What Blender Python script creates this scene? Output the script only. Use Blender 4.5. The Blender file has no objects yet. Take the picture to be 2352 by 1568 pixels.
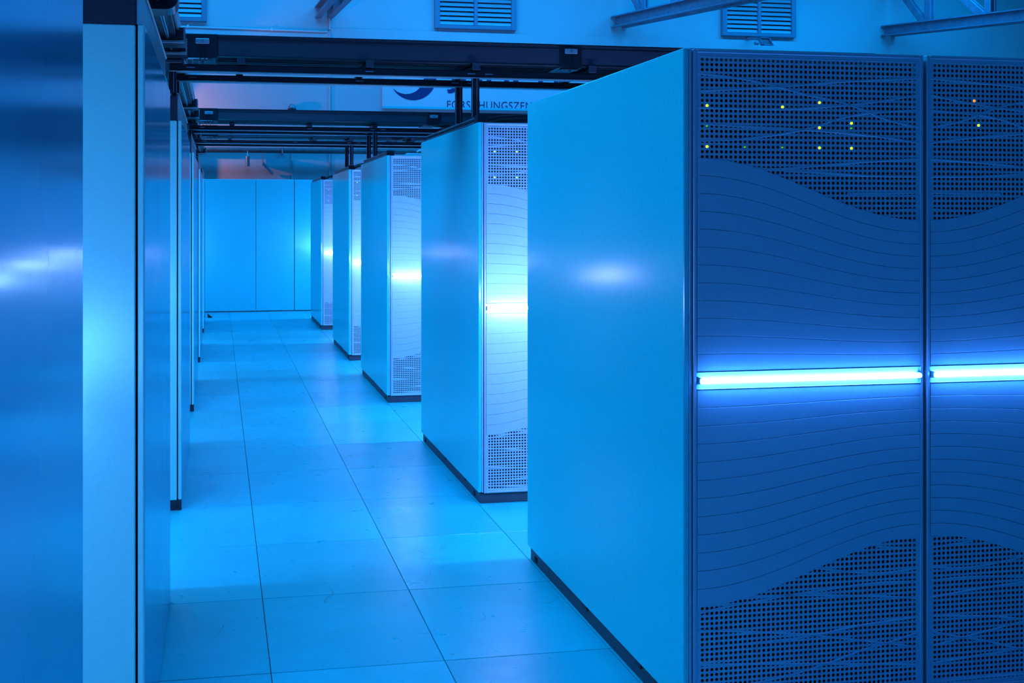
import bpy, math, random
from mathutils import Vector
random.seed(7)
S = bpy.context.scene
COL = S.collection
PI = math.pi

# ------------------------------------------------------------------ camera
F_PX, CX, HY, CAM_H = 2075.0, 807.0, 497.0, 1.57
TH = math.atan((CX - 502.0) / F_PX)
cd = bpy.data.cameras.new('camera')
cam = bpy.data.objects.new('camera', cd); COL.objects.link(cam)
cam.location = (0, 0, CAM_H)
cam.rotation_euler = (PI / 2, 0, -TH)
cd.sensor_width = 36.0
cd.lens = 36.0 * F_PX / 2352
cd.shift_x = (1176 - CX) / 2352
cd.shift_y = -(784 - HY) / 2352
cd.clip_end = 200
S.camera = cam
CT, ST = math.cos(TH), math.sin(TH)

# ------------------------------------------------------------------ light and exposure
S.view_settings.view_transform = 'Standard'
S.view_settings.look = 'None'
S.view_settings.gamma = 1.0
S.view_settings.use_curve_mapping = False
S.view_settings.exposure = 0.0
try:
    S.cycles.use_denoising = True
    S.cycles.sample_clamp_indirect = 6.0
    S.cycles.max_bounces = 6
    S.cycles.diffuse_bounces = 3
    S.cycles.glossy_bounces = 3
    S.cycles.caustics_reflective = False
except Exception:
    pass
w = bpy.data.worlds.new('world'); S.world = w
w.use_nodes = True
w.node_tree.nodes['Background'].inputs[0].default_value = (0.0, 0.02, 0.08, 1)
w.node_tree.nodes['Background'].inputs[1].default_value = 0.3

C_TUBE = (0.045, 0.23, 1.0); P_TUBE = 90.0        # tubes on the doors facing the camera
C_REAR = (0.18, 0.33, 1.0); P_REAR = 400.0         # tubes on the rear doors
C_INNER = (0.50, 0.66, 1.0); P_INNER = 95.0       # whiter tubes on the doors of the rows further in
C_FILL = (0.0, 0.31, 1.0)
FILL_LIGHTS = [                                    # added unseen fill lights: x, y, z, size x, size y, watts, colour
    (0.6, 15.4, 7.1, 6.0, 0.8, 260, C_FILL),
    (6.5, 15.0, 7.1, 6.0, 0.8, 350, C_FILL),
    (13.0, 15.0, 7.1, 6.0, 0.8, 350, C_FILL),
    (0.6, 7.0, 6.3, 3.0, 1.2, 300, C_FILL),
    (-0.7, 4.2, 5.6, 1.6, 2.4, 260, (0.0, 0.38, 1.0)),
    (1.6, -2.2, 4.5, 4.0, 1.0, 40, (0.0, 0.10, 1.0)),
]
for (x, y, z, sx, sy, p, c) in FILL_LIGHTS:
    ld = bpy.data.lights.new('fill_light', 'AREA'); ld.shape = 'RECTANGLE'
    ld.size, ld.size_y, ld.energy, ld.color = sx, sy, p, c
    lo = bpy.data.objects.new('fill_light', ld); COL.objects.link(lo)
    lo.location = (x, y, z)
    lo.rotation_euler = (0, 0, 0)
# warm work lamp on the floor side, left of the frame, behind the last cabinets
WARM = (-1.45, 16.55, 3.15)
ld = bpy.data.lights.new('work_lamp_light', 'SPOT'); ld.spot_size = math.radians(88); ld.spot_blend = 0.35; ld.energy = 75; ld.color = (1.0, 0.33, 0.16); ld.shadow_soft_size = 0.03
lo = bpy.data.objects.new('work_lamp_light', ld); COL.objects.link(lo); lo.location = WARM
lo.rotation_euler = Vector((3.95, 0.95, 0.25)).to_track_quat('-Z', 'Y').to_euler()

# ------------------------------------------------------------------ materials
def mat(name, base, rough=0.5, metal=0.0, spec=0.5, emit=None, estr=0.0):
    m = bpy.data.materials.new(name); m.use_nodes = True
    b = m.node_tree.nodes['Principled BSDF']
    b.inputs['Base Color'].default_value = (*base, 1)
    b.inputs['Roughness'].default_value = rough
    b.inputs['Metallic'].default_value = metal
    b.inputs['Specular IOR Level'].default_value = spec
    if emit:
        b.inputs['Emission Color'].default_value = (*emit, 1)
        b.inputs['Emission Strength'].default_value = estr
    return m

def add_noise(m, scale, amt, rough_amt=0.0, stretch=(1, 1, 1), bump=0.0, detail=3.0):
    """multiply the base colour by 1 +- amt, vary the roughness, add fine relief"""
    nt = m.node_tree; b = nt.nodes['Principled BSDF']
    tc = nt.nodes.new('ShaderNodeTexCoord'); mp = nt.nodes.new('ShaderNodeMapping')
    mp.inputs['Scale'].default_value = stretch
    nz = nt.nodes.new('ShaderNodeTexNoise'); nz.inputs['Scale'].default_value = scale; nz.inputs['Detail'].default_value = detail
    nt.links.new(tc.outputs['Object'], mp.inputs['Vector']); nt.links.new(mp.outputs[0], nz.inputs['Vector'])
    mr = nt.nodes.new('ShaderNodeMapRange')
    mr.inputs['From Min'].default_value = 0.3; mr.inputs['From Max'].default_value = 0.7
    mr.inputs['To Min'].default_value = 1 - amt; mr.inputs['To Max'].default_value = 1.0
    nt.links.new(nz.outputs['Fac'], mr.inputs['Value'])
    mx = nt.nodes.new('ShaderNodeVectorMath'); mx.operation = 'SCALE'
    mx.inputs[0].default_value = b.inputs['Base Color'].default_value[:3]
    nt.links.new(mr.outputs[0], mx.inputs['Scale'])
    nt.links.new(mx.outputs[0], b.inputs['Base Color'])
    if rough_amt:
        r0 = b.inputs['Roughness'].default_value
        m2 = nt.nodes.new('ShaderNodeMapRange')
        m2.inputs['From Min'].default_value = 0.3; m2.inputs['From Max'].default_value = 0.7
        m2.inputs['To Min'].default_value = r0 - rough_amt; m2.inputs['To Max'].default_value = r0 + rough_amt
        nt.links.new(nz.outputs['Fac'], m2.inputs['Value']); nt.links.new(m2.outputs[0], b.inputs['Roughness'])
    if bump:
        bp = nt.nodes.new('ShaderNodeBump'); bp.inputs['Strength'].default_value = bump; bp.inputs['Distance'].default_value = 0.002
        nt.links.new(nz.outputs['Fac'], bp.inputs['Height']); nt.links.new(bp.outputs[0], b.inputs['Normal'])
    return m

M = {}
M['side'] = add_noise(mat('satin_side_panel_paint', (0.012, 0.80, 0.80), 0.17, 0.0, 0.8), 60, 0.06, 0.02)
M['gloss'] = add_noise(mat('polished_side_panel', (0.02, 0.50, 0.72), 0.16, 0.4, 0.5), 3, 0.06, 0.02, (1, 1, 1))
M['door'] = add_noise(mat('silver_door_paint', (0.46, 0.66, 0.76), 0.42, 0.2, 0.5), 90, 0.05, 0.02)
M['doorf'] = mat('door_frame_paint', (0.42, 0.60, 0.70), 0.35, 0.3, 0.5)
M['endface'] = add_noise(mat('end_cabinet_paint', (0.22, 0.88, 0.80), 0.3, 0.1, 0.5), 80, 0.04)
M['dark'] = add_noise(mat('dark_plinth_paint', (0.020, 0.028, 0.045), 0.5, 0.0, 0.4), 30, 0.3)
M['plinth'] = mat('slate_plinth_paint', (0.05, 0.065, 0.09), 0.5, 0, 0.4)
M['black'] = mat('black_plastic', (0.007, 0.008, 0.014), 0.3, 0.0, 0.5)
M['navy'] = add_noise(mat('matt_dark_raceway_plastic', (0.03, 0.035, 0.055), 0.55, 0.0, 0.3), 40, 0.1)
M['rail'] = mat('black_rail_paint', (0.006, 0.007, 0.012), 0.3, 0.0, 0.4)
M['ribs'] = mat('glossy_black_rib', (0.01, 0.012, 0.02), 0.12, 0.0, 0.9)
M['steel'] = add_noise(mat('galvanised_steel', (0.28, 0.32, 0.35), 0.38, 0.6, 0.5), 25, 0.2, 0.06)
M['truss'] = add_noise(mat('grey_truss_paint', (0.17, 0.25, 0.32), 0.6, 0.0, 0.3), 8, 0.25)
M['wall'] = add_noise(mat('wall_plaster', (0.62, 0.62, 0.62), 0.8, 0.0, 0.2), 1.2, 0.08, 0, (1, 1, 1), 0.25, 6)
M['ceiling'] = mat('ceiling_paint', (0.5, 0.5, 0.5), 0.9, 0, 0.2)
M['board'] = mat('white_sign_board', (0.74, 0.74, 0.74), 0.5, 0.0, 0.4)
M['ink'] = mat('dark_blue_print', (0.035, 0.055, 0.16), 0.6, 0, 0.2)
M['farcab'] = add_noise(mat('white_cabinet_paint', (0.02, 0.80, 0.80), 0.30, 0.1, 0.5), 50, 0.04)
M['vent'] = mat('vent_frame_paint', (0.20, 0.26, 0.34), 0.5, 0.1, 0.4)
M['slat'] = add_noise(mat('vent_slat_aluminium', (0.40, 0.42, 0.46), 0.35, 0.15, 0.5), 4, 0.15, 0, (0.4, 1, 6))
M['interior'] = mat('black_interior', (0.006, 0.007, 0.010), 0.7, 0, 0.2)
M['chrome'] = mat('bright_latch_metal', (0.45, 0.5, 0.55), 0.25, 0.9, 0.5)
M['plate'] = mat('grey_latch_plate', (0.22, 0.30, 0.36), 0.4, 0.4, 0.5)
M['hose'] = mat('white_hose', (0.7, 0.7, 0.72), 0.3, 0.2, 0.5)
M['pipe'] = add_noise(mat('dull_green_pipe', (0.07, 0.14, 0.15), 0.35, 0.2, 0.5), 12, 0.3)
M['tube'] = mat('lit_front_tube', (0.8, 0.8, 0.8), 0.4, 0, 0.5, C_TUBE, P_TUBE)
M['tube_inner'] = mat('lit_inner_tube', (0.8, 0.8, 0.8), 0.4, 0, 0.5, C_INNER, P_INNER)
M['tube_rear'] = mat('lit_rear_tube', (0.8, 0.8, 0.8), 0.4, 0, 0.5, C_REAR, P_REAR)
M['led_green'] = mat('green_status_light', (0.1, 0.3, 0.0), 0.5, 0, 0.5, (0.55, 1.0, 0.02), 2.2)
M['led_dim'] = mat('dim_green_status_light', (0.1, 0.2, 0.0), 0.5, 0, 0.5, (0.12, 0.55, 0.05), 0.9)
M['led_orange'] = mat('orange_status_light', (0.3, 0.1, 0.0), 0.5, 0, 0.5, (1.0, 0.22, 0.01), 2.0)
for k in ('led_green', 'led_dim', 'led_orange'):
    M[k].cycles.emission_sampling = 'NONE'
M['lamp_warm'] = mat('warm_lamp_glass', (0.8, 0.7, 0.6), 0.5, 0, 0.5, (1.0, 0.4, 0.2), 4.0)
M['lamp_warm'].cycles.emission_sampling = 'NONE'

def floor_material():
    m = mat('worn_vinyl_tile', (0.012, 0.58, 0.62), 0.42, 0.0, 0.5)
    nt = m.node_tree; b = nt.nodes['Principled BSDF']; N = nt.nodes.new; L = nt.links.new
    geo = N('ShaderNodeNewGeometry'); oi = N('ShaderNodeObjectInfo')
    def noise(scale, stretch, detail=4, rough=0.6):
        mp = N('ShaderNodeMapping'); mp.inputs['Scale'].default_value = stretch
        L(geo.outputs['Position'], mp.inputs['Vector'])
        n = N('ShaderNodeTexNoise'); n.inputs['Scale'].default_value = scale; n.inputs['Detail'].default_value = detail
        n.inputs['Roughness'].default_value = rough
        L(mp.outputs[0], n.inputs['Vector']); return n.outputs['Fac']
    def rng(src, a, b_, c, d):
        r = N('ShaderNodeMapRange'); r.inputs['From Min'].default_value = a; r.inputs['From Max'].default_value = b_
        r.inputs['To Min'].default_value = c; r.inputs['To Max'].default_value = d
        L(src, r.inputs['Value']); return r.outputs[0]
    def mul(a, b_):
        r = N('ShaderNodeMath'); r.operation = 'MULTIPLY'; L(a, r.inputs[0]); L(b_, r.inputs[1]); return r.outputs[0]
    cloud = rng(noise(1.6, (1, 1, 1), 4), 0.3, 0.7, 0.86, 1.05)
    tile = rng(oi.outputs['Random'], 0, 1, 0.88, 1.04)
    grain = rng(noise(60, (1, 1.5, 1), 3), 0.3, 0.7, 0.96, 1.02)
    specks = rng(noise(20, (0.8, 2.4, 1), 2, 0.5), 0.745, 0.77, 1.0, 0.55)     # dark scuff marks
    # long thin scratches
    wv = N('ShaderNodeTexVoronoi'); wv.feature = 'DISTANCE_TO_EDGE'; wv.inputs['Scale'].default_value = 1.1
    mp = N('ShaderNodeMapping'); mp.inputs['Scale'].default_value = (1, 2.3, 1)
    add = N('ShaderNodeVectorMath'); add.operation = 'ADD'
    nzv = N('ShaderNodeTexNoise'); nzv.inputs['Scale'].default_value = 1.7
    L(geo.outputs['Position'], nzv.inputs['Vector']); L(geo.outputs['Position'], add.inputs[0]); L(nzv.outputs['Color'], add.inputs[1])
    L(add.outputs[0], mp.inputs['Vector']); L(mp.outputs[0], wv.inputs['Vector'])
    scr = rng(wv.outputs['Distance'], 0.0, 0.004, 0.7, 1.0)
    gate = rng(noise(3.1, (1, 1, 1), 2), 0.50, 0.56, 0.0, 1.0)
    mixs = N('ShaderNodeMix'); mixs.data_type = 'FLOAT'
    mixs.inputs['A'].default_value = 1.0
    L(gate, mixs.inputs['Factor']); L(scr, mixs.inputs['B'])
    f = mul(mul(mul(cloud, tile), mul(grain, specks)), mixs.outputs['Result'])
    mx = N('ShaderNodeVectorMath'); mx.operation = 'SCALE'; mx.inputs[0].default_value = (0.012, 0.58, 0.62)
    L(f, mx.inputs['Scale']); L(mx.outputs[0], b.inputs['Base Color'])
    L(rng(noise(9, (1, 1.6, 1), 6), 0.3, 0.7, 0.26, 0.38), b.inputs['Roughness'])
    bp = N('ShaderNodeBump'); bp.inputs['Strength'].default_value = 0.18; bp.inputs['Distance'].default_value = 0.0015
    L(noise(28, (1, 1, 1), 5), bp.inputs['Height']); L(bp.outputs[0], b.inputs['Normal'])
    return m
M['floor'] = floor_material()
M['joint'] = mat('dark_floor_joint', (0.02, 0.07, 0.11), 0.8, 0, 0.2)

# ------------------------------------------------------------------ mesh helpers
class MB:
    def __init__(s): s.v = []; s.f = []
    def add(s, v, f):
        n = len(s.v); s.v += v; s.f += [tuple(i + n for i in q) for q in f]; return s
    def box(s, x0, x1, y0, y1, z0, z1, b=0.0):
        if b <= 0:
            v = [(x, y, z) for z in (z0, z1) for y in (y0, y1) for x in (x0, x1)]
            f = [(0, 2, 3, 1), (4, 5, 7, 6), (0, 1, 5, 4), (2, 6, 7, 3), (0, 4, 6, 2), (1, 3, 7, 5)]
            return s.add(v, f)
        b = min(b, (x1 - x0) * .45, (y1 - y0) * .45, (z1 - z0) * .45)
        v = []; idx = {}
        for i, X in enumerate((x0, x1)):
            for j, Y in enumerate((y0, y1)):
                for k, Z in enumerate((z0, z1)):
                    sx, sy, sz = (1, -1)[i] * b, (1, -1)[j] * b, (1, -1)[k] * b
                    idx[i, j, k, 'x'] = len(v); v.append((X, Y + sy, Z + sz))
                    idx[i, j, k, 'y'] = len(v); v.append((X + sx, Y, Z + sz))
                    idx[i, j, k, 'z'] = len(v); v.append((X + sx, Y + sy, Z))
        f = []
        for i in (0, 1):
            f.append([idx[i, j, k, 'x'] for j, k in ((0, 0), (1, 0), (1, 1), (0, 1))][::(1 if i else -1)])
            f.append([idx[j, i, k, 'y'] for j, k in ((0, 0), (1, 0), (1, 1), (0, 1))][::(-1 if i else 1)])
            f.append([idx[j, k, i, 'z'] for j, k in ((0, 0), (1, 0), (1, 1), (0, 1))][::(1 if i else -1)])
        for a in (0, 1):
            for c in (0, 1):
                s1 = 1 if (a ^ c) else -1
                f.append([idx[a, c, 0, 'x'], idx[a, c, 1, 'x'], idx[a, c, 1, 'y'], idx[a, c, 0, 'y']][::-s1])
                f.append([idx[a, 0, c, 'x'], idx[a, 1, c, 'x'], idx[a, 1, c, 'z'], idx[a, 0, c, 'z']][::s1])
                f.append([idx[0, a, c, 'y'], idx[1, a, c, 'y'], idx[1, a, c, 'z'], idx[0, a, c, 'z']][::-s1])
                for e in (0, 1):
                    par = (a + c + e) % 2
                    f.append([idx[a, c, e, 'x'], idx[a, c, e, 'y'], idx[a, c, e, 'z']][::(1 if par else -1)])
        return s.add(v, [tuple(q) for q in f])
    def tube(s, pts, r, n=10, cap=True):
        pts = [Vector(p) for p in pts]; base = len(s.v); rings = []
        for i, p in enumerate(pts):
            t = (pts[min(i + 1, len(pts) - 1)] - pts[max(i - 1, 0)]).normalized()
            up = Vector((0, 0, 1)) if abs(t.z) < .9 else Vector((1, 0, 0))
            a = t.cross(up).normalized(); b_ = a.cross(t).normalized()
            rings.append(len(s.v))
            for k in range(n):
                q = p + a * (r * math.cos(2 * PI * k / n)) + b_ * (r * math.sin(2 * PI * k / n))
                s.v.append(tuple(q))
        for i in range(len(pts) - 1):
            for k in range(n):
                s.f.append((rings[i] + k, rings[i] + (k + 1) % n, rings[i + 1] + (k + 1) % n, rings[i + 1] + k))
        if cap:
            s.f.append(tuple(rings[0] + k for k in range(n))[::-1]); s.f.append(tuple(rings[-1] + k for k in range(n)))
        return s
    def beam(s, p0, p1, wx, wz):
        """straight bar between two points with a rectangular section"""
        p0, p1 = Vector(p0), Vector(p1); t = (p1 - p0).normalized()
        ref = Vector((1, 0, 0)) if abs(t.x) < 0.9 else Vector((0, 1, 0))
        u = (ref - t * ref.dot(t)).normalized(); q = t.cross(u).normalized()
        v = []
        for p in (p0, p1):
            for a, b_ in ((-1, -1), (1, -1), (1, 1), (-1, 1)):
                v.append(tuple(p + u * a * wx / 2 + q * b_ * wz / 2))
        return s.add(v, [(0, 3, 2, 1), (4, 5, 6, 7), (0, 1, 5, 4), (1, 2, 6, 5), (2, 3, 7, 6), (3, 0, 4, 7)])
    def mesh(s, name, mats, smooth=False):
        me = bpy.data.meshes.new(name); me.from_pydata(s.v, [], s.f)
        for m in (mats if isinstance(mats, (list, tuple)) else [mats]): me.materials.append(m)
        me.update()
        if smooth:
            for p in me.polygons: p.use_smooth = True
            me.set_sharp_from_angle(angle=math.radians(40))
        return me

def obj(name, data, parent=None, loc=(0, 0, 0)):
    o = bpy.data.objects.new(name, data); COL.objects.link(o); o.location = loc
    if parent: o.parent = parent
    return o
def build(name, mb, m, parent=None, loc=(0, 0, 0), smooth=False):
    return obj(name, mb.mesh(name, m, smooth), parent, loc)
def tag(o, label=None, cat=None, group=None, kind=None):
    if label: o['label'] = label
    if cat: o['category'] = cat
    if group: o['group'] = group
    if kind: o['kind'] = kind
    return o
def thing(name, loc, label, cat, group=None):
    return tag(obj(name, None, None, loc), label, cat, group)
def copy_tree(o, parent=None):
    c = o.copy(); COL.objects.link(c)
    if parent: c.parent = parent
    for ch in list(o.children): copy_tree(ch, c)
    return c

# ------------------------------------------------------------------ room shell
XL, XR, YN, YW, ZC = -6.0, 21.0, -4.0, 17.5, 7.6
TX0, TP, TY0, TQ = 0.1785 - 0.6135 * 4, 0.6135, 3.727 - 0.6125 * 5, 0.6125
NTX, NTY = 12, 24
tx1, ty1 = TX0 + NTX * TP, TY0 + NTY * TQ
fl = MB().box(XL, XR, YN, YW, -0.20, -0.018)
for a in ((XL, TX0, YN, YW), (tx1, XR, YN, YW), (TX0, tx1, YN, TY0), (TX0, tx1, ty1, YW)):
    fl.box(a[0], a[1], a[2], a[3], -0.018, 0.0)
me = fl.mesh('floor', [M['joint'], M['floor']])
for i, p in enumerate(me.polygons): p.material_index = 0 if i < 6 else 1
floor = tag(obj('floor', me), kind='structure')
tile_me = MB().box(-TP / 2 + .0013, TP / 2 - .0013, -TQ / 2 + .0013, TQ / 2 - .0013, -0.018, 0.0, 0.0012).mesh('floor_tile', M['floor'])
for i in range(NTX):
    for j in range(NTY):
        o = obj('tile', tile_me, floor, (TX0 + (i + .5) * TP, TY0 + (j + .5) * TQ, random.uniform(-.0004, 0)))
        o.rotation_euler = (random.uniform(-.0004, .0004), random.uniform(-.0004, .0004), random.uniform(-.0006, .0006))
tag(build('wall_back', MB().box(XL, XR, YW, YW + .2, 0, ZC), M['wall']), kind='structure')
tag(build('wall_left', MB().box(XL - .2, XL, YN, YW, 0, ZC), M['wall']), kind='structure')
tag(build('wall_right', MB().box(XR, XR + .2, YN, YW, 0, ZC), M['wall']), kind='structure')
tag(build('wall_front', MB().box(XL, XR, YN - .2, YN, 0, ZC), M['wall']), kind='structure')
tag(build('ceiling', MB().box(XL, XR, YN, YW, ZC, ZC + .2), M['ceiling']), kind='structure')
# vertical trims and the shallow ledge on the back wall
tag(build('trim_1', MB().box(1.395, 1.425, YW - .035, YW, 0, 2.80, .004), M['wall']), kind='structure')
tag(build('trim_2', MB().box(2.125, 2.160, YW - .035, YW, 0, 5.12, .004), M['wall']), kind='structure')
tag(build('trim_3', MB().box(2.17, XR, YW - .012, YW, 0, 5.245, .005), M['wall']), kind='structure')

# ------------------------------------------------------------------ rack door
DW, DZ0, DZ1 = 0.783, 0.057, 2.083
IN = 0.012
PX0, PX1 = IN, DW - IN
LED0, LED1 = 1.040, 1.095
def ztop(u): return 1.750 - 0.190 * (1 - math.cos(PI * u)) / 2
def zbot(u): return 0.375 + 0.178 * (1 - math.cos(PI * u)) / 2
NSEG = 24
def strip_mesh(fa, fb, name, mir, y0=-0.0028, y1=0.0004, gap=0.0005, ch=0.0008):
    """a band of the corrugated cover between curve fa (lower) and fb (upper) with chamfered long edges"""
    mb = MB(); V = []; rows = []
    for i in range(NSEG + 1):
        u = i / NSEG; x = PX0 + .001 + u * (PX1 - PX0 - .002)
        if mir: x = DW - x
        a, b = fa(u) + gap, fb(u) - gap
        rows.append([(x, y1, a), (x, y0 + ch, a), (x, y0, a + ch), (x, y0, b - ch), (x, y0 + ch, b), (x, y1, b)])
    for r in rows: V += r
    F = []
    for i in range(NSEG):
        for k in range(6):
            a, b = i * 6 + k, i * 6 + (k + 1) % 6
            q = (a, b, b + 6, a + 6)
            F.append(q if mir else q[::-1])
    e0 = tuple(range(6)); e1 = tuple(NSEG * 6 + k for k in range(6))
    F.append(e0[::-1] if mir else e0); F.append(e1 if mir else e1[::-1])
    mb.add(V, F)
    return mb.mesh(name, M['door'])

PITCH, HR = 0.0157, 0.0052
def perforated(zlo, zhi, zstart, direction, mir, keep, name):
    """plate with round holes through it: octagonal holes with their own walls"""
    mb = MB(); t = 0.0010
    ncol = 47; gx0 = (DW - ncol * PITCH) / 2
    nrow = int(abs((zhi - zlo)) / PITCH)
    gz0 = zlo if direction > 0 else zhi - nrow * PITCH
    cs = [(math.cos(PI / 8 + k * PI / 4), math.sin(PI / 8 + k * PI / 4)) for k in range(8)]
    h = PITCH / 2
    V, F = [], []
    corner = [(h, 0), (h, h), (0, h), (-h, h), (-h, 0), (-h, -h), (0, -h), (h, -h)]
    hole = [(HR * math.cos(k * PI / 4), HR * math.sin(k * PI / 4)) for k in range(8)]
    for r in range(nrow):
        for c in range(ncol):
            x, z = gx0 + (c + .5) * PITCH, gz0 + (r + .5) * PITCH
            u = (x - PX0) / (PX1 - PX0)
            if mir: u = 1 - u
            if not keep(u, z): continue
            n = len(V)
            for (a, b) in corner: V.append((x + a, 0, z + b))
            for (a, b) in hole: V.append((x + a, 0, z + b))
            for (a, b) in hole: V.append((x + a, t, z + b))
            for k in range(8):
                k2 = (k + 1) % 8
                F.append((n + k, n + 8 + k, n + 8 + k2, n + k2))
                F.append((n + 8 + k, n + 16 + k, n + 16 + k2, n + 8 + k2))
    gx1 = gx0 + ncol * PITCH; gz1 = gz0 + nrow * PITCH
    def quad(a, b, c, d):
        n = len(V)
        V.extend([(a, 0, c), (b, 0, c), (b, 0, d), (a, 0, d)]); F.append((n, n + 1, n + 2, n + 3))
    quad(PX0, gx0, zlo if direction < 0 else zlo, zhi); quad(gx1, PX1, zlo, zhi)
    if gz1 < zhi - 1e-5: quad(gx0, gx1, gz1, zhi)
    if gz0 > zlo + 1e-5: quad(gx0, gx1, zlo, gz0)
    mb.add(V, F)
    return mb.mesh(name, M['door'])

def sc(u): return 0.001325 + 0.000052 * u
def from_crop(pts, y0):
    out = []
    for x, y in pts:
        u = (x - 120) / 1520; out.append((u, 1.57 - (y0 + y / 2.97 - 497) * sc(u)))
    return out
RIBS = [from_crop(p, 90) for p in (
    [(120, 228), (400, 262), (700, 330), (860, 378), (1060, 418), (1250, 480), (1400, 545), (1640, 600)],
    [(120, 350), (500, 330), (800, 310), (1100, 285), (1640, 262)],
    [(120, 462), (400, 470), (700, 473), (1000, 458), (1300, 428), (1640, 375)],
    [(120, 572), (400, 590), (800, 612), (1300, 655), (1640, 705)],
    [(120, 690), (400, 680), (700, 640), (900, 598), (1150, 520), (1400, 492), (1640, 480)],
    [(350, 848), (600, 885), (1000, 855), (1300, 832), (1640, 815)],
    [(700, 898), (1000, 912), (1300, 930), (1640, 936)],
    [(1130, 1052), (1400, 1050), (1640, 1045)],
    [(1440, 1168), (1640, 1160)])] + [from_crop(p, 1200) for p in (
    [(120, 635), (300, 590), (600, 532), (850, 490), (1200, 440), (1400, 420), (1640, 415)],
    [(430, 515), (850, 508), (1300, 515), (1640, 530)],
    [(940, 325), (1200, 352), (1400, 355), (1640, 320)],
    [(1330, 175), (1640, 188)],
    [(120, 750), (400, 755), (850, 778), (1200, 815), (1640, 865)],
    [(120, 870), (500, 835), (900, 785), (1200, 720), (1640, 655)],
    [(120, 985), (600, 978), (1640, 983)],
    [(120, 1150), (500, 1110), (700, 1065), (1000, 975), (1250, 880), (1400, 840), (1640, 760)],
    [(120, 1210), (600, 1200), (1100, 1150), (1640, 1110)],
    [(120, 1260), (600, 1290), (1100, 1330), (1640, 1340)])]
def rib_mesh(pts, mir, name):
    def f(u):
        for i in range(len(pts) - 1):
            if u <= pts[i + 1][0] or i == len(pts) - 2:
                p0 = pts[max(i - 1, 0)]; p1 = pts[i]; p2 = pts[i + 1]; p3 = pts[min(i + 2, len(pts) - 1)]
                t = (u - p1[0]) / (p2[0] - p1[0]); hh = p2[0] - p1[0]
                m1 = (p2[1] - p0[1]) / max(p2[0] - p0[0], 1e-6) * hh; m2 = (p3[1] - p1[1]) / max(p3[0] - p1[0], 1e-6) * hh
                return ((2*t**3-3*t*t+1)*p1[1] + (t**3-2*t*t+t)*m1 + (-2*t**3+3*t*t)*p2[1] + (t**3-t*t)*m2)
    V, F = [], []; n = 16; ua, ub = max(0.004, pts[0][0]), min(0.996, pts[-1][0])
    for i in range(n + 1):
        u = ua + (ub - ua) * i / n; z = max(f(u), DZ0 + .016); x = PX0 + u * (PX1 - PX0)
        if mir: x = DW - x
        V += [(x, -.0001, z - .0034), (x, -.0012, z - .0022), (x, -.0012, z + .0022), (x, -.0001, z + .0034)]
    for i in range(n):
        for k in range(3):
            q = (i * 4 + k, i * 4 + k + 1, i * 4 + k + 5, i * 4 + k + 4)
            F.append(q if mir else q[::-1])
    return MB().add(V, F).mesh(name, M['door'])

def door_meshes(mir):
    D = {}
    fr = MB(); d = 0.03
    fr.box(0, IN, -.003, d, DZ0, DZ1, .0022); fr.box(DW - IN, DW, -.003, d, DZ0, DZ1, .0022)
    fr.box(IN, DW - IN, -.003, d, DZ1 - IN, DZ1, .0022); fr.box(IN, DW - IN, -.003, d, DZ0, DZ0 + IN, .0022)
    D['frame'] = fr.mesh('door_frame', M['doorf'])
    D['ptop'] = perforated(1.52, DZ1 - IN - .012, 0, -1, mir, lambda u, z: z > ztop(u) - .012, 'perforated_plate')
    D['pbot'] = perforated(DZ0 + IN + .010, 0.60, 0, 1, mir, lambda u, z: z < zbot(u) + .012, 'perforated_plate')
    rim = MB()
    rim.box(PX0, PX1, .0, .004, DZ1 - IN - .012, DZ1 - IN)
    rim.box(PX0 + .012, PX1 - .012, -.0012, .0, DZ1 - IN - .013, DZ1 - IN - .010, .0005)
    D['rimb'] = MB().box(PX0, PX1, .0, .004, DZ0 + IN, DZ0 + IN + .010).mesh('plate_rim', M['door'])
    D['rim'] = rim.mesh('plate_rim', M['door'])
    bk = MB().box(PX0, PX1, .0003, .0015, 0.60, 1.52)
    D['backing'] = bk.mesh('cover_backing', M['door'])
    st = []
    for i in range(12):
        a, b = i / 12, (i + 1) / 12
        st.append(strip_mesh(lambda u, b=b: ztop(u) * (1 - b) + LED1 * b, lambda u, a=a: ztop(u) * (1 - a) + LED1 * a, 'panel_strip', mir))
        st.append(strip_mesh(lambda u, a=a: zbot(u) * (1 - a) + LED0 * a, lambda u, b=b: zbot(u) * (1 - b) + LED0 * b, 'panel_strip', mir))
    D['strips'] = st
    D['ribs'] = [rib_mesh(p, mir, 'rib') for p in RIBS]
    return D
def lamp_meshes():
    D = {}
    ho = MB(); x0, x1 = PX0, PX1
    ho.box(x0, x1, .008, .010, LED0 + .002, LED1 - .002)                        # back of the recess
    ho.box(x0, x1, -.0045, .010, LED0 + .0005, LED0 + .0035, .0008)             # lips
    ho.box(x0, x1, -.0045, .010, LED1 - .0035, LED1 - .0005, .0008)
    D['housing'] = ho.mesh('tube_housing', M['door'])
    zc = (LED0 + LED1) / 2
    D['tube'] = MB().tube([(x0 + .008, -.012, zc), (x1 - .008, -.012, zc)], .0075, 10).mesh('light_tube', M['tube'], True)
    D['holder'] = MB().box(-.004, .004, -.012, .008, zc - .010, zc + .010, .002).mesh('tube_holder', M['doorf'])
    D['zc'] = zc
    return D
DA, DB, LM = door_meshes(False), door_meshes(True), lamp_meshes()
tube_inner_me = LM['tube'].copy(); tube_inner_me.materials[0] = M['tube_inner']
tube_rear_me = LM['tube'].copy(); tube_rear_me.materials[0] = M['tube_rear']

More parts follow.
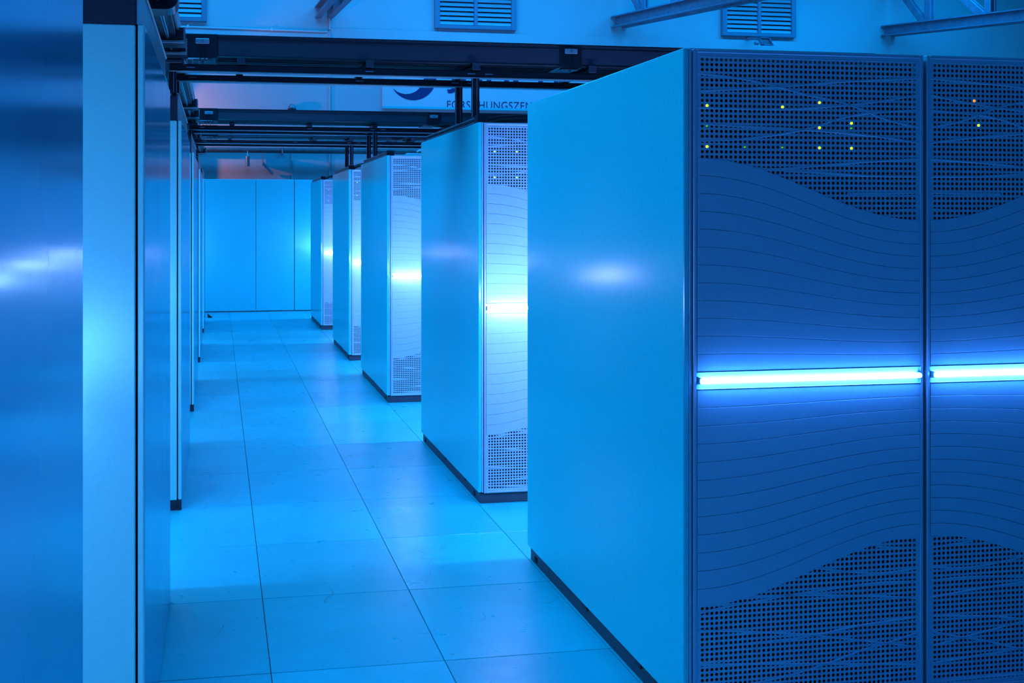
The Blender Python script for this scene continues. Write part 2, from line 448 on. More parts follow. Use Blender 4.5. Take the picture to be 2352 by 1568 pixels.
RACK_D = 1.41
def front_door(root, x, D):
    dr = obj('front_door', D['frame'], root, (x, 0, 0))
    obj('perforated_plate', D['ptop'], dr); obj('perforated_plate', D['pbot'], dr)
    obj('plate_rim', D['rim'], dr); obj('plate_rim', D['rimb'], dr); obj('cover_backing', D['backing'], dr)
    for s in D['strips']: obj('panel_strip', s, dr)
    for s in D['ribs']: obj('rib', s, dr)
    obj('tube_housing', LM['housing'], dr); obj('tube_holder', LM['holder'], dr, (PX0 + .006, 0, 0)); obj('tube_holder', LM['holder'], dr, (PX1 - .006, 0, 0))
    obj('light_tube', LM['tube'], dr)
    return dr
def rear_door(root, x, y):
    """plain door with its own light tube, turned to face the far side"""
    mb = MB().box(0, DW, -.003, .02, DZ0, LED0 + .001, .003).box(0, DW, -.003, .02, LED1 - .001, DZ1, .003)
    dr = build('rear_door', mb, M['door'], root, (x + DW, y, 0)); dr.rotation_euler = (0, 0, PI)
    obj('tube_housing', LM['housing'], dr); obj('light_tube', tube_rear_me, dr)
    return dr
def rack(end, D, depth, label, name='server_rack', side_mat='side'):
    root = thing(name, (0, 0, 0), label, 'server rack', 'server racks')
    x0 = 0.031 if end else 0.006
    W = x0 + DW + .006
    sp = MB()
    if end:
        sp.box(0, .018, .0, depth, .062, 2.085, .003)
        build('side_panel', sp, M[side_mat], root)
        build('corner_strip', MB().box(.0185, .0275, .001, .05, .062, 2.085, .001), M['doorf'], root)
    build('chassis', MB().box(x0 - .003, W - .002, .10, depth - .03, .06, 2.06), M['interior'], root)
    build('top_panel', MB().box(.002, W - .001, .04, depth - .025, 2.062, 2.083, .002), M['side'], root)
    pl = MB().box(.012, W, .012, depth - .012, 0, .052, .002)
    build('plinth', pl, M['plinth'], root)
    if end:
        for yy in (.10, depth - .10):
            build('plinth_slot', MB().box(.0095, .0125, yy, yy + .03, .014, .036), M['interior'], root)
        for ya, yb in ((.30, .34), (.75, .80)): build('latch_tab', MB().box(.006, .0115, ya, yb, .040, .061, .001), M['dark'], root)
    front_door(root, x0, D); rear_door(root, x0, depth)
    return root
rackA = rack(True, DA, RACK_D, 'x')
rackB = rack(False, DB, RACK_D, 'x')
sled = MB().tube([(0, -.0005, 0), (0, .004, 0)], .0040, 8).mesh('status_light', M['led_green'])
sled_dim = MB().tube([(0, -.0005, 0), (0, .004, 0)], .0026, 8).mesh('status_light', M['led_dim'])
sled_or = MB().tube([(0, -.0005, 0), (0, .004, 0)], .0042, 8).mesh('status_light', M['led_orange'])

def onY(px, Y):
    t = (px - CX) / F_PX
    return Y * (ST + t * CT) / (CT - t * ST)
def onX(px, X):
    t = (px - CX) / F_PX
    return X * (CT - t * ST) / (ST + t * CT)
def ZatY(px, py, Y):
    X = onY(px, Y); d = X * ST + Y * CT
    return X, CAM_H - (py - HY) * d / F_PX

RX = 1.404
FY = [2.58, 4.78, 7.486, 9.74, 12.457]
BY = [3.986, 6.19, 8.98, 11.21, 13.97]
pos_words = ['front row beside the camera aisle', 'second row from the front', 'third row from the front', 'fourth row from the front', 'fifth and farthest row']
lights_px = {(0, 0): [(1629, 237, 2), (1796, 240, 1), (1880, 241, 1), (1629, 287, 0), (1879, 291, 1), (1961, 287, 1), (1961, 293, 0), (1629, 333, 1),
                      (1715, 333, 0), (1796, 334, 0), (1879, 336, 1), (1879, 342, 0), (1961, 336, 1)],
             (0, 1): [(2235, 237, 3), (2248, 283, 1)],
             (1, 0): [(1136, 348, 1), (1186, 348, 1), (1136, 405, 1), (1186, 405, 1)],
             (3, 0): [(822, 420, 1), (822, 450, 1)],
             (4, 0): [(754, 436, 1), (754, 448, 1), (754, 461, 1)],
             (2, 0): []}
gx0 = (DW - 47 * PITCH) / 2
gztop = DZ1 - IN - .012
for r in range(5):
    for k in range(2):
        if r == 0: o = (rackA, rackB)[k]
        else: o = copy_tree((rackA, rackB)[k])
        o.location = (RX if k == 0 else RX + .031 + DW + .006, FY[r], 0)
        if k == 0:
            o['label'] = ['nearest silver server rack, big navy-lit door beside the corridor', 'silver server rack directly behind the nearest one, door glowing white', 'third silver server rack from the front along right side of corridor', 'fourth silver server rack from the front along right side of corridor', 'farthest silver server rack along the right side of corridor'][r]
        else:
            o['label'] = ['silver server rack cut off by the right edge of the picture', 'second rack of the row behind the nearest right-hand row', 'second rack in the third right-hand row', 'second rack in the fourth right-hand row', 'second rack in the farthest right-hand row'][r]
        o['group'] = 'server racks in the right-hand rows'
for r in range(5):
    for k in range(2):
        root = [o for o in COL.objects if o.get('category') == 'server rack' and abs(o.location.y - FY[r]) < 1e-4 and (o.location.x > RX + .1) == bool(k)][0]
        dx = root.location.x + (0.031 if k == 0 else 0.006)
        for (px, py, kind) in lights_px.get((r, k), []):
            X, Z = ZatY(px, py, FY[r])
            c = round((X - dx - gx0) / PITCH - .5); q = round((gztop - Z) / PITCH - .5)
            me_ = {0: sled_dim, 1: sled, 2: sled, 3: sled_or}[kind]
            obj('status_light', me_, root, (dx - root.location.x + gx0 + (c + .5) * PITCH, 0, gztop - (q + .5) * PITCH))

# ------------------------------------------------------------------ left-hand rows: narrow end cabinet, then a rack
LX = -0.196
LF = [-0.16, 2.474, 4.91, 7.378, 9.86, 12.36]
LB = [1.365, 3.77, 6.35, 8.80, 11.27, 13.79]
def end_cabinet(depth, label):
    root = thing('end_cabinet', (0, 0, 0), label, 'cabinet', 'end cabinets along the left side of the corridor')
    # local x runs 0 (corridor face) to -0.18
    build('side_panel', MB().box(-.018, 0, .0125, depth, .004, 2.085, .003), M['gloss'], root)
    build('corner_post', MB().box(-.018, 0, 0, .012, .056, 2.085, .004), M['endface'], root)
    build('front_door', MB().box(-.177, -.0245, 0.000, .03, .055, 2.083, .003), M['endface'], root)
    build('rear_door', MB().box(-.177, -.0245, depth - .03, depth, .055, 2.083, .003), M['endface'], root)
    build('chassis', MB().box(-.17, -.0185, .03, depth - .03, .05, 2.075), M['interior'], root)
    build('plinth', MB().box(-.175, -.025, .006, depth - .006, 0, .055), M['dark'], root)
    build('plinth_corner', MB().box(-.0235, -.0005, .006, .05, 0, .055), M['dark'], root)
    build('top_duct', MB().box(-.177, -.022, .002, depth - .004, 2.085, 2.215, .002), M['dark'], root)
    fa = MB().box(-.0215, -.019, .004, depth - .006, 2.085, 2.212).box(-.024, -.012, .004, depth - .006, 2.212, 2.220, .002)
    fa.box(-.024, -.016, .004, depth - .006, 2.226, 2.232, .002)
    build('fascia_strip', fa, M['steel'], root)
    return root
for i, (a, b) in enumerate(zip(LF, LB)):
    o = end_cabinet(b - a, 'x')
    o.location = (LX, a, 0)
    o['label'] = ['glossy blue cabinet side filling the left edge of the picture',
                  'blue end cabinet with pale upright face, first beyond the glossy panel at left',
                  'slim blue end cabinet second beyond the glossy panel, left of corridor',
                  'narrow end cabinet third beyond the glossy panel, left of corridor',
                  'narrow end cabinet fourth beyond the glossy panel, left of corridor',
                  'farthest narrow end cabinet left of corridor, nearest the white cabinets'][i]
    c = copy_tree(rackB)
    c.location = (LX - .18 - DW - .0135, a, 0)
    c['label'] = 'server rack behind the end cabinet in the %s on the left' % (['nearest row', 'second row', 'third row', 'fourth row', 'fifth row', 'farthest row'][i])
    c['group'] = 'server racks in the left-hand rows'
    for ch in list(c.children):
        if ch.name.startswith('status_light'):
            bpy.data.objects.remove(ch)

for o in list(COL.objects):
    if o.name.startswith('light_tube') and o.data == LM['tube']:
        rk = o.parent.parent
        if rk.location.y > 2.6 or rk.location.x < 0: o.data = tube_inner_me

# ------------------------------------------------------------------ far white cabinets closing the corridor
def far_cabinet(x0, widths, label):
    root = thing('tall_cabinet', (x0, 15.0, 0), label, 'cabinet', 'white cabinets closing the corridor')
    W = sum(widths)
    build('body', MB().box(0.001, W - .004, .022, .60, .02, 2.18, .003), M['dark'], root)
    x = 0
    for wd in widths:
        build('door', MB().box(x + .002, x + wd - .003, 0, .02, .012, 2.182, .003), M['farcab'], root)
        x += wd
    build('plinth', MB().box(.01, W - .01, .03, .59, 0, .02), M['dark'], root)
    return root
far_cabinet(-1.44, [.60, 1.452], 'wide white cabinet door left of the thin seam at corridor end')
root = far_cabinet(0.612, [.634], 'white cabinet in the middle of the corridor end wall')
far_cabinet(1.25, [.62, .62], 'white cabinet at the right of corridor end, beyond the dark seam')

# ------------------------------------------------------------------ overhead: support rails, posts and raceways
ROWS = [(4.93, 5.285, 0), (8.22, 8.58, 1), (9.72, 10.08, 2)]
rowname = ['nearest', 'middle', 'farthest']
for (ya, yb, i) in ROWS:
    x1 = 3.1
    for q, y in enumerate((ya, yb)):
        rl = MB().box(-.26, x1, y - .02, y + .02, 2.350, 2.386, .003)
        o = thing('support_rail', (0, 0, 0), '%s black support rail of the %s overhead cable crossing' % (['front', 'rear'][q], rowname[i]), 'rail', 'black rails crossing above the racks')
        build('rail_bar', rl, M['rail'], o)
        sl = MB()
        for xs in (-.17, .80, 1.38, 1.48, 2.3):
            sl.box(xs, xs + .045, y - .0215, y - .0195, 2.366, 2.371)
        build('rail_slot', sl, M['chrome'], o)
        build('rail_lip', MB().box(-.26, x1, y - .026, y + .026, 2.344, 2.350, .001), M['steel'], o)
    # cross arms carrying the raceway
    arms = [.12, .82, 1.42, 2.1] if i != 2 else [.12, 1.02, 1.42, 2.1]
    for n, xa in enumerate(arms):
        o = thing('cross_arm', (xa, ya, 0), 'x', 'bracket', 'short brackets joining the overhead rails')
        o['label'] = '%s black bracket from left joining the %s pair of overhead rails' % (['first', 'second', 'third', 'fourth'][n], rowname[i])
        build('arm_bar', MB().box(-.02, .02, -.05, yb - ya + .05, 2.387, 2.411, .002), M['rail'], o)
        build('arm_end', MB().box(-.022, .022, -.062, -.05, 2.384, 2.425 if i != 1 else 2.411, .002), M['navy'], o)
    # posts down to the racks
    for q, y in enumerate((ya, yb)):
        o = thing('support_post', (1.43, y, 0), '%s black post under the %s overhead rails at right of corridor' % (['front', 'rear'][q], rowname[i]), 'post', 'black posts carrying the overhead rails')
        build('post_bar', MB().box(-.019, .019, -.019, .019, 2.128, 2.344, .002), M['rail'], o)
        build('post_lip', MB().box(-.022, -.0195, -.019, -.012, 2.13, 2.344).box(.002, .005, -.0215, -.019, 2.13, 2.344), M['steel'], o)
        o = thing('support_post', (-.245, y, 0), '%s black post under the %s overhead rails at left of corridor' % (['front', 'rear'][q], rowname[i]), 'post', 'black posts carrying the overhead rails')
        build('post_bar', MB().box(-.022, .022, -.019, .019, 2.234, 2.344, .002), M['rail'], o)
        build('post_lip', MB().box(-.0205, -.018, -.021, -.019, 2.234, 2.344).box(.006, .009, -.021, -.019, 2.234, 2.344), M['steel'], o)

def raceway_cross(y, x1, i):
    """plastic fibre trough on top of the rails"""
    o = thing('cable_raceway', (0, y, 0), '%s dark cable raceway crossing above the corridor' % rowname[i], 'cable raceway', 'cable raceways crossing the corridor')
    x0 = -.03; D = .33; z0, z1 = 2.420, (2.540, 2.516, 2.530)[i]
    tr = MB()
    tr.box(x0, x1, 0, .006, z0, z1, .001); tr.box(x0, x1, D - .006, D, z0, z1, .001)
    tr.box(x0, x1, .006, D - .006, z0, z0 + .005)
    build('trough', tr, M['navy'], o)
    build('top_lip', MB().box(x0, x1, -.006, .010, z1 - .004, z1 + .006, .002).box(x0, x1, -.004, 0, z1 - .022, z1 - .018, .001), M['black'], o)
    build('bottom_bead', MB().tube([(x0, -.001, z0 + .004), (x1, -.001, z0 + .004)], .006, 8), M['black'], o, smooth=True)
    for q in range(7):
        yy = .03 + q * .045
        build('floor_rib', MB().box(x0 + .01, x1, yy - .010, yy + .010, z0 - .005, z0, .002), M['ribs'], o)
    # coupler at the corridor end
    cp = MB().box(-.178, -.005, -.008, D + .006, z0 - .004, z1 + .008, .003)
    build('coupler', cp, M['black'], o)
    latches = {0: [-.085, onY(1310, y)], 1: [-.085, onY(996, y)], 2: [-.085, onY(912, y)]}[i]
    for n, xl in enumerate(latches):
        if n: build('coupler', MB().box(xl - .065, xl + .065, -.010, D + .008, z0 - .008, z1 - .008, .003), M['black'], o)
        lt = build('latch', MB().box(xl - .037, xl + .037, -.018, -.008, z1 - .048, z1 - .020, .003), M['plate'], o)
        build('screw', MB().tube([(xl, -.023, z1 - .034), (xl, -.017, z1 - .034)], .006, 10), M['chrome'], lt)
        build('strap', MB().tube([(xl - .012, -.012, z1 - .05), (xl - .012, -.012, z0 - .01), (xl + .0, .01, z0 - .022)], .003, 6)
              .tube([(xl + .012, -.012, z1 - .05), (xl + .012, -.012, z0 - .01), (xl + .0, .01, z0 - .022)], .003, 6)
              .box(xl - .05, xl + .05, -.012, .05, z0 - .018, z0 - .010, .003), M['black'], o)
    # comb fingers hanging below the coupler
    cf = MB()
    for q in range(4):
        cf.box(-.170 + q * .032, -.165 + q * .032, .0, .12, z0 - .032, z0 - .004)
    cf.box(-.170, -.055, -.012, -.006, z0 - .012, z0 - .004, .002)
    build('comb', cf, M['plate'], o)
    return o
raceway_cross(4.90, onY(2010, 4.9), 0)
raceway_cross(8.06, 3.0, 1)
raceway_cross(9.70, 3.0, 2)

def tapered_end():
    y = 4.90; x = onY(2010, y)
    V = [(x, y, 2.42), (x, y, 2.546), (x + .10, y, 2.505), (x + .10, y, 2.42), (x, y + .33, 2.42), (x, y + .33, 2.546), (x + .10, y + .33, 2.505), (x + .10, y + .33, 2.42)]
    return MB().add(V, [(0, 3, 2, 1), (4, 5, 6, 7), (0, 1, 5, 4), (1, 2, 6, 5), (2, 3, 7, 6), (3, 0, 4, 7)])
rw = [o for o in COL.objects if o.get('label') == 'nearest dark cable raceway crossing above the corridor'][0]
te = tapered_end(); te.v = [(a, b - 4.90, c) for a, b, c in te.v]
build('end_cap', te, M['black'], rw)

# the raceway running along the left rows
o = thing('cable_raceway', (0, 0, 0), 'black ribbed cable raceway running away above the left-hand cabinets', 'cable raceway')
x0, x1, z0, z1 = -.45, -.20, 2.425, 2.54
build('trough', MB().box(x0, x0 + .006, .3, 12.6, z0, z1, .001).box(x1 - .006, x1, .3, 12.6, z0, z1, .001).box(x0 + .006, x1 - .006, .3, 12.6, z0, z0 + .005), M['black'], o)
for q in range(5):
    xx = x0 + .035 + q * .045
    build('floor_rib', MB().tube([(xx, .35, z0 - .004), (xx, 12.5, z0 - .004)], .013, 10), M['ribs'], o, smooth=True)
build('edge_strip', MB().box(x1 + .001, x1 + .014, .3, 12.6, z0 + .03, z1 - .01, .002), M['steel'], o)
def collar(y, big=False):
    d = .05
    if not big:
        build('collar', MB().box(-.47, -.158, y, y + .16, 2.398, 2.470, .003), M['black'], o)
        build('collar_lip', MB().box(-.465, -.160, y - .004, y + .0, 2.392, 2.404, .001).box(-.165, -.158, y - .004, y, 2.40, 2.47, .001), M['steel'], o)
    else:
        pts = []
        for a in range(7):
            t = -PI / 2 + a * PI / 12
            pts.append((-.158 - .045 + .045 * math.cos(t), 2.385 + .045 + .045 * math.sin(t)))
        ring = [(-.47, 2.385)] + pts + [(-.158, 2.60), (-.47, 2.60)]
        V = [(a, y, b) for a, b in ring] + [(a, y + .12, b) for a, b in ring]; n = len(ring)
        build('collar', MB().add(V, [tuple(range(n)), tuple(range(n, 2 * n))[::-1]] + [(k, k + n, (k + 1) % n + n, (k + 1) % n) for k in range(n)]), M['black'], o)
collar(3.62, True); collar(4.36); collar(4.66); collar(7.0); collar(7.7); collar(12.0)
for hy in (4.90, 8.20, 9.70): build('hub_plate', MB().box(-.30, -.19, hy, hy + .44, 2.389, 2.408, .003), M['navy'], o)

# top rails and cable bundles on the right-hand racks
for r in range(1, 5):
    o = thing('top_rail', (RX + .026, FY[r] + .10, 2.085), 'black rail on top of the %s right-hand server rack, along its corridor edge' % ['', 'second', 'third', 'fourth', 'farthest'][r], 'rail', 'black rails on the rack tops')
    L = 1.18
    build('rail_bar', MB().box(-.018, .022, 0, L, 0, .038, .003), M['rail'], o)
    build('rail_lip', MB().box(-.021, -.0185, 0, L, .004, .010).box(-.021, -.0185, 0, L, .028, .034), M['steel'], o)
    build('end_block', MB().box(-.02, .045, -.06, 0, .0, .046, .003), M['black'], o)
def bundle(y, x0, x1, h, label):
    o = thing('cable_bundle', (0, y, 2.085), label, 'cable bundle')
    for q in range(4):
        pts = []
        for i in range(15):
            t = i / 14
            pts.append((x0 + (x1 - x0) * t, q * .035 + .01 * math.sin(3 * t + q), .018 + (h - .018) * math.sin(PI * min(1, t * 1.6)) ** .5 if 0 < t * 1.6 < 1 else .018))
        build('cable', MB().tube(pts, .017, 8), M['black'], o, smooth=True)
    return o
bundle(FY[1] + .14, 1.49, 2.6, .05, 'black cables lying on top of the second right-hand rack')
bundle(FY[3] + .10, 1.47, 2.3, .07, 'black cables humped on top of the fourth right-hand rack')
bundle(FY[4] + .10, 1.47, 2.3, .06, 'black cables humped on top of the farthest right-hand rack')
# connector and white hose on the third right-hand rack
o = thing('hose_connector', (1.62, FY[2] + .12, 2.085), 'white hose with silver connector block on top of the third right-hand rack', 'hose')
build('connector_block', MB().box(-.02, .12, 0, .10, .0, .03, .005), M['hose'], o)
build('hose_tube', MB().tube([(.08, .05, .028), (.08, .05, .045), (.10, .05, .056), (.14, .05, .058), (.30, .05, .058), (.6, .05, .04)], .009, 10), M['hose'], o, smooth=True)
# small latch standing on the first rack
o = thing('cable_clip', (onY(2078, 2.75), 2.75, 2.085), 'tiny black clip standing on the nearest rack top near its seam', 'clip')
build('clip_body', MB().add([(-.022, 0, 0), (.014, 0, 0), (.010, 0, .012), (.004, 0, .012), (-.022, .012, 0), (.014, .012, 0), (.010, .012, .012), (.004, .012, .012)],
                            [(0, 1, 2, 3), (7, 6, 5, 4), (0, 4, 5, 1), (1, 5, 6, 2), (2, 6, 7, 3), (3, 7, 4, 0)]), M['black'], o)

# ------------------------------------------------------------------ back wall: vents, sign board, conduit, pipe, lamps
def vent(x0, x1, z0, nz, label):
    o = thing('louvre_vent', (x0, YW, z0), label, 'vent', 'louvred vents high on the back wall')
    W = x1 - x0; p = .092; H = nz * p + .16
    fr = MB().box(0, .10, -.09, 0, 0, H, .004).box(W - .10, W, -.09, 0, 0, H, .004).box(.10, W - .10, -.09, 0, 0, .07, .004).box(.10, W - .10, -.09, 0, H - .07, H, .004)
    build('vent_frame', fr, M['vent'], o)
    build('mullion', MB().box(W / 2 - .035, W / 2 + .035, -.085, -.005, .07, H - .07, .004), M['vent'], o)
    build('back_plate', MB().box(.10, W - .10, -.012, -.002, .07, H - .07), M['dark'], o)
    for a, b in ((.10, W / 2 - .035), (W / 2 + .035, W - .10)):
        for k in range(nz):
            z = .075 + k * p
            V = []
            for x in (a + .002, b - .002):
                V += [(x, -.070, z + .004), (x, -.064, z + .0), (x, -.015, z + .085), (x, -.022, z + .088), (x, -.055, z + .058)]
            F = [(0, 1, 2, 3, 4), (9, 8, 7, 6, 5)] + [(k_, k_ + 5, (k_ + 1) % 5 + 5, (k_ + 1) % 5) for k_ in range(5)]
            build('slat', MB().add(V, F), M['slat'], o)
    return o
vent(-1.92, -.222, 5.28, 12, 'louvred wall vent at upper left above the overhead crossing')
vent(4.232, 5.901, 5.295, 12, 'louvred wall vent at upper middle between two roof trusses')
vent(10.346, 12.005, 5.325, 12, 'louvred wall vent at upper right, above a floodlight')

def disc_diff(c0, r0, c1, r1, y):
    """crescent: circle 0 minus circle 1, as a thin plate"""
    (ax, az), (bx, bz) = c0, c1
    d = math.hypot(bx - ax, bz - az); a = (r0 * r0 - r1 * r1 + d * d) / (2 * d); h = math.sqrt(max(r0 * r0 - a * a, 0))
    ux, uz = (bx - ax) / d, (bz - az) / d
    p1 = (ax + ux * a - uz * h, az + uz * a + ux * h); p2 = (ax + ux * a + uz * h, az + uz * a - ux * h)
    def ang(c, p): return math.atan2(p[1] - c[1], p[0] - c[0])
    n = 40
    mid = math.atan2(-uz, -ux)
    def arc(c, r, s, e, through):
        while e < s: e += 2 * PI
        m = through
        while m < s: m += 2 * PI
        if m > e: s, e = e, s + 2 * PI
        return [(c[0] + r * math.cos(s + (e - s) * i / n), c[1] + r * math.sin(s + (e - s) * i / n)) for i in range(n + 1)]
    A = arc(c0, r0, ang(c0, p1), ang(c0, p2), mid); B = arc(c1, r1, ang(c1, p1), ang(c1, p2), mid)
    if math.dist(A[0], B[0]) > math.dist(A[0], B[-1]): B = B[::-1]
    V = [(x, y, z) for x, z in A] + [(x, y, z) for x, z in B] + [(x, y + .003, z) for x, z in A] + [(x, y + .003, z) for x, z in B]
    m = n + 1; F = []
    for i in range(n):
        F.append((i, i + 1, m + i + 1, m + i)); F.append((2 * m + i, 3 * m + i, 3 * m + i + 1, 2 * m + i + 1))
        F.append((i, 2 * m + i, 2 * m + i + 1, i + 1)); F.append((m + i, m + i + 1, 3 * m + i + 1, 3 * m + i))
    return MB().add(V, F)
BYW = YW - .012
sign = thing('sign_board', (0, 0, 0), 'white board with dark blue round emblem and lettering on the back wall', 'sign')
build('board', MB().box(3.178, 8.6, BYW - .04, BYW, 3.705, 4.98, .004), M['board'], sign)
build('bottom_rail', MB().box(3.178, 8.6, BYW - .055, BYW - .04, 3.69, 3.735, .002), M['farcab'], sign)
SY = BYW - .045
def cr(x, y):  # detail crop coordinates of the emblem to wall coordinates
    return ZatY(880 + x / 5.345, 130 + y / 5.345, SY)
def circ3(a, b, c):
    ax, ay = a; bx, by = b; cx, cy = c
    D = 2 * (ax * (by - cy) + bx * (cy - ay) + cx * (ay - by))
    ux = ((ax*ax+ay*ay)*(by-cy)+(bx*bx+by*by)*(cy-ay)+(cx*cx+cy*cy)*(ay-by))/D
    uy = ((ax*ax+ay*ay)*(cx-bx)+(bx*bx+by*by)*(ax-cx)+(cx*cx+cy*cy)*(bx-ax))/D
    return (ux, uy), math.hypot(ax - ux, ay - uy)
c0, r0 = circ3(cr(118, 385), cr(370, 535), cr(630, 365))
c1, r1 = circ3(cr(118, 385), cr(275, 459), cr(500, 262))
build('emblem_crescent', disc_diff(c0, r0, c1, r1, SY), M['ink'], sign)
ex, ez = cr(275, 190); n = 24
ring = [(ex + .125 * math.cos(2 * PI * k / n), ez + .105 * math.sin(2 * PI * k / n)) for k in range(n)]
build('emblem_dot', MB().add([(a, SY, b) for a, b in ring] + [(a, SY + .003, b) for a, b in ring], [tuple(range(n))[::-1], tuple(range(n, 2 * n))] + [(k, (k + 1) % n, (k + 1) % n + n, k + n) for k in range(n)]), M['ink'], sign)
def text(body, x0, x1, z0, z1, off, name, space=1.0):
    cu = bpy.data.curves.new(name, 'FONT'); cu.body = body; cu.size = 1.0; cu.offset = off; cu.extrude = 0.002; cu.space_character = space
    cu.materials.append(M['ink'])
    o = obj(name, cu, sign); bpy.context.view_layer.update()
    bb = o.bound_box; bx0 = min(p[0] for p in bb); bx1 = max(p[0] for p in bb); by0 = min(p[1] for p in bb); by1 = max(p[1] for p in bb)
    sx, sz = (x1 - x0) / (bx1 - bx0), (z1 - z0) / (by1 - by0)
    me = bpy.data.meshes.new_from_object(o.evaluated_get(bpy.context.evaluated_depsgraph_get()))
    bpy.data.objects.remove(o)
    for v in me.vertices: v.co = (x0 + (v.co.x - bx0) * sx, SY + .0005 - v.co.z, z0 + (v.co.y - by0) * sz)
    me.materials.clear(); me.materials.append(M['ink'])
    return tag(obj(name, me, sign), kind='stuff')
fx0, fz0 = ZatY(1027, 249, SY); _, fz1 = ZatY(1027, 231, SY); nx, _ = ZatY(1211, 231, SY)
text('FORSCHUNGSZENTRUM', fx0, fx0 + (nx - fx0) * 1.405, fz0, fz1, -0.006, 'small_lettering', 1.08)
jx0, jz0 = ZatY(1027, 214, SY); hx1, _ = ZatY(1283, 209, SY)
text('J\u00dcLICH', jx0, hx1, jz0, jz0 + .62, 0.022, 'large_lettering', 1.08)

o = thing('wall_conduit', (0, 0, 0), 'thin painted conduit along the back wall turning down at a corner', 'pipe')
build('conduit_run', MB().tube([(-1.9, YW - .02, 5.19), (2.02, YW - .02, 5.165), (2.10, YW - .02, 5.17), (2.142, YW - .02, 5.21), (2.142, YW - .02, 5.5)], .016, 8), M['board'], o, smooth=True)
build('conduit_clip', MB().box(-.6, -.56, YW - .04, YW, 5.16, 5.22, .004).box(1.0, 1.04, YW - .04, YW, 5.15, 5.21, .004), M['board'], o)
o = thing('wall_pipe', (0, YW - .20, 2.83), 'thick dull green pipe running low across the back wall', 'pipe')
build('pipe_run', MB().tube([(-3.5, 0, 0), (9.0, 0, 0)], .052, 16), M['pipe'], o, smooth=True)
for xx in (-2.0, 1.21, 4.2, 7.2):
    build('pipe_bracket', MB().box(xx - .012, xx + .012, -.06, .195, -.07, .06, .003), M['steel'], o)
o = thing('spot_lamp', (.572 - .03, YW - .34, 2.60), 'small steel cylinder lamp hanging below the wall pipe', 'lamp')
build('lamp_can', MB().tube([(0, 0, .105), (0, 0, .10), (0, 0, -.08), (0, 0, -.085)], .042, 16), M['chrome'], o, smooth=True)
build('lamp_stem', MB().tube([(0, 0, .10), (0, .06, .20)], .008, 8), M['chrome'], o)
o = thing('dome_lamp', (1.403, YW - .08, 3.65), 'pale dome lamp on the back wall above the middle crossing', 'lamp')
V, F = [], []
for i in range(7):
    a = i * PI / 12
    for k in range(16): V.append((.075 * math.cos(a) * math.cos(k * PI / 8), .075 * math.cos(a) * math.sin(k * PI / 8), .09 * math.sin(a)))
for i in range(6):
    for k in range(16): F.append((i * 16 + k, i * 16 + (k + 1) % 16, (i + 1) * 16 + (k + 1) % 16, (i + 1) * 16 + k))
F.append(tuple(range(16))[::-1])
build('dome', MB().add(V, F), M['steel'], o, smooth=True)
build('lamp_base', MB().tube([(0, 0, -.06), (0, 0, 0)], .082, 16).box(-.02, .02, 0, .08, -.05, -.02), M['dark'], o)
o = thing('gusset_plate', (.83, YW - .23, 2.60), 'sheet metal bracket hanging under the wall pipe', 'bracket')
build('plate', MB().box(0, .004, -.16, .20, -.05, .17, .001), M['plate'], o)
build('plate_arm', MB().beam((.002, -.10, -.02), (.20, .16, -.20), .03, .05), M['plate'], o)
# floodlight under the right vent
fxx, fzz = ZatY(1752, 104, YW - .4)
o = thing('floodlight', (fxx, YW - .4, fzz), 'small floodlight with tilted square frame below the right wall vent', 'lamp')
def slant(x0, x1, z0, z1, y0, y1, sh):
    V = [(x0 + sh * z0, y0, z0), (x1 + sh * z0, y0, z0), (x1 + sh * z1, y0, z1), (x0 + sh * z1, y0, z1)]
    V += [(a, y1, c) for a, _, c in V]
    return V, [(0, 1, 2, 3), (7, 6, 5, 4), (0, 4, 5, 1), (1, 5, 6, 2), (2, 6, 7, 3), (3, 7, 4, 0)]
fr = MB()
for a in ((-.02, .22, 0, .015), (-.02, .22, .14, .155), (-.02, 0, 0, .155), (.20, .22, 0, .155)):
    fr.add(*slant(*a, -.04, .04, -.55))
build('lamp_frame', fr, M['vent'], o)
fr2 = MB(); fr2.add(*slant(0, .20, .012, .145, -.01, .03, -.55))
build('lamp_glass', fr2, M['steel'], o)
build('lamp_mount', MB().beam((-.02, .0, .14), (-.10, .40, .22), .05, .05).tube([(-.18, 0, .04), (-.10, 0, .04)], .035, 10), M['vent'], o)

# unseen box added to shade the left wall from the work lamp, and the work lamp itself
o = thing('light_blocker', (-1.15, YW, 0), 'added grey light-blocking box against the back wall, behind the left-hand cabinets', 'light blocker')
build('blocker_body', MB().box(0, .34, -.54, 0, 0, 2.96, .005), M['steel'], o)
build('blocker_cover', MB().box(.02, .32, -.55, -.541, .1, 2.86, .003), M['endface'], o)
o = thing('work_lamp', (WARM[0], WARM[1], 0), 'work lamp on a thin stand near the back wall', 'lamp')
build('lamp_stand', MB().tube([(0, 0, .02), (0, 0, WARM[2] - .12)], .015, 8).tube([(-.25, 0, .01), (.25, 0, .01)], .012, 6).tube([(0, -.25, .01), (0, .25, .01)], .012, 6), M['rail'], o)
build('lamp_globe', MB().tube([(0, 0, WARM[2] - .12), (0, 0, WARM[2] - .05)], .03, 10), M['lamp_warm'], o)

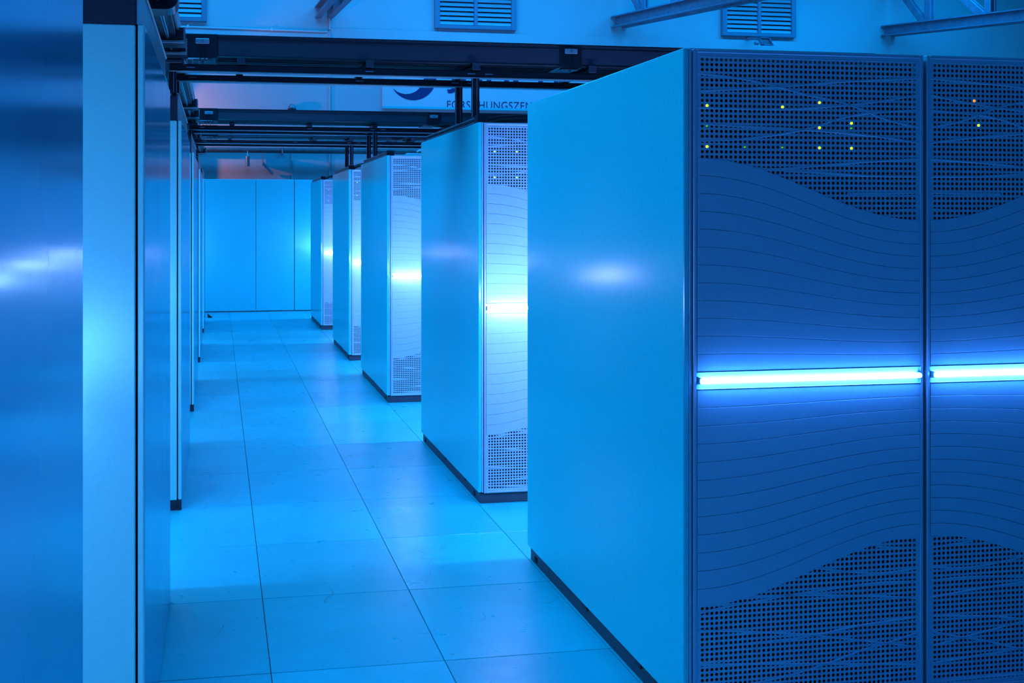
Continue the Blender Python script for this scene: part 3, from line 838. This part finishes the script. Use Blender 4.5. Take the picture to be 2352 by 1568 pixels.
# ------------------------------------------------------------------ roof trusses
DIR = Vector((0.0277, 1.007, 0.124)).normalized()
for i, (xw, label) in enumerate(((2.03, 'grey steel roof truss nearest the left, its end on the wall'), (8.10, 'grey steel roof truss in the middle, right of the centre vent'), (14.20, 'grey steel roof truss at the upper right corner'))):
    top = Vector((xw, YW - .02, 5.54))
    o = thing('roof_truss', (0, 0, 0), label, 'truss', 'steel roof trusses')
    Lc = 12.5
    end = top - DIR * Lc
    for s, nm in ((-.075, 'bottom_chord'), (.075, 'bottom_chord')):
        a = top + Vector((s, 0, 0)); b = end + Vector((s, 0, 0))
        mb = MB().beam(a, b, .03, .22)
        mb.beam(a + Vector((s * .7, 0, -.10)), b + Vector((s * .7, 0, -.10)), .10, .025)
        mb.beam(a + Vector((s * .7, 0, .10)), b + Vector((s * .7, 0, .10)), .10, .025)
        build(nm, mb, M['truss'], o)
    up = Vector((0, 0, 1.25))
    build('top_chord', MB().beam(top + up, end + up, .18, .18), M['truss'], o)
    y = onX(2128, 14.15); step = abs(onX(2128, 14.15) - onX(2268, 14.12))
    t0 = (YW - y) / DIR.y
    k = 0
    while True:
        t = t0 + k * step / DIR.y
        if t > Lc: break
        p = top - DIR * t
        build('web_post', MB().beam(p + Vector((0, 0, .05)), p + up, .05, .14).beam(p + Vector((.05, 0, .05)), p + up + Vector((.05, 0, 0)), .02, .2), M['truss'], o)
        q = top - DIR * max(t - step / DIR.y, 0)
        build('web_diagonal', MB().beam(p + Vector((0, .1, .08)), q + up + Vector((0, 0, -.05)), .05, .13).beam(p + Vector((.04, .1, .08)), q + up + Vector((.04, 0, -.05)), .02, .17), M['truss'], o)
        k += 1
    build('hanger', MB().beam(end + up, end + Vector((0, 0, ZC - end.z)), .12, .12), M['truss'], o)

# small wedge on the floor near the last left cabinet
o = thing('door_wedge', (-.17, 14.2, 0), 'tiny dark wedge on the floor beside the farthest left cabinet', 'wedge')
build('wedge_body', MB().add([(0, 0, 0), (.08, 0, 0), (.08, .05, 0), (0, .05, 0), (0, 0, .06), (0, .05, .06)], [(0, 3, 2, 1), (0, 1, 4), (3, 5, 2), (1, 2, 5, 4), (0, 4, 5, 3)]), M['black'], o)
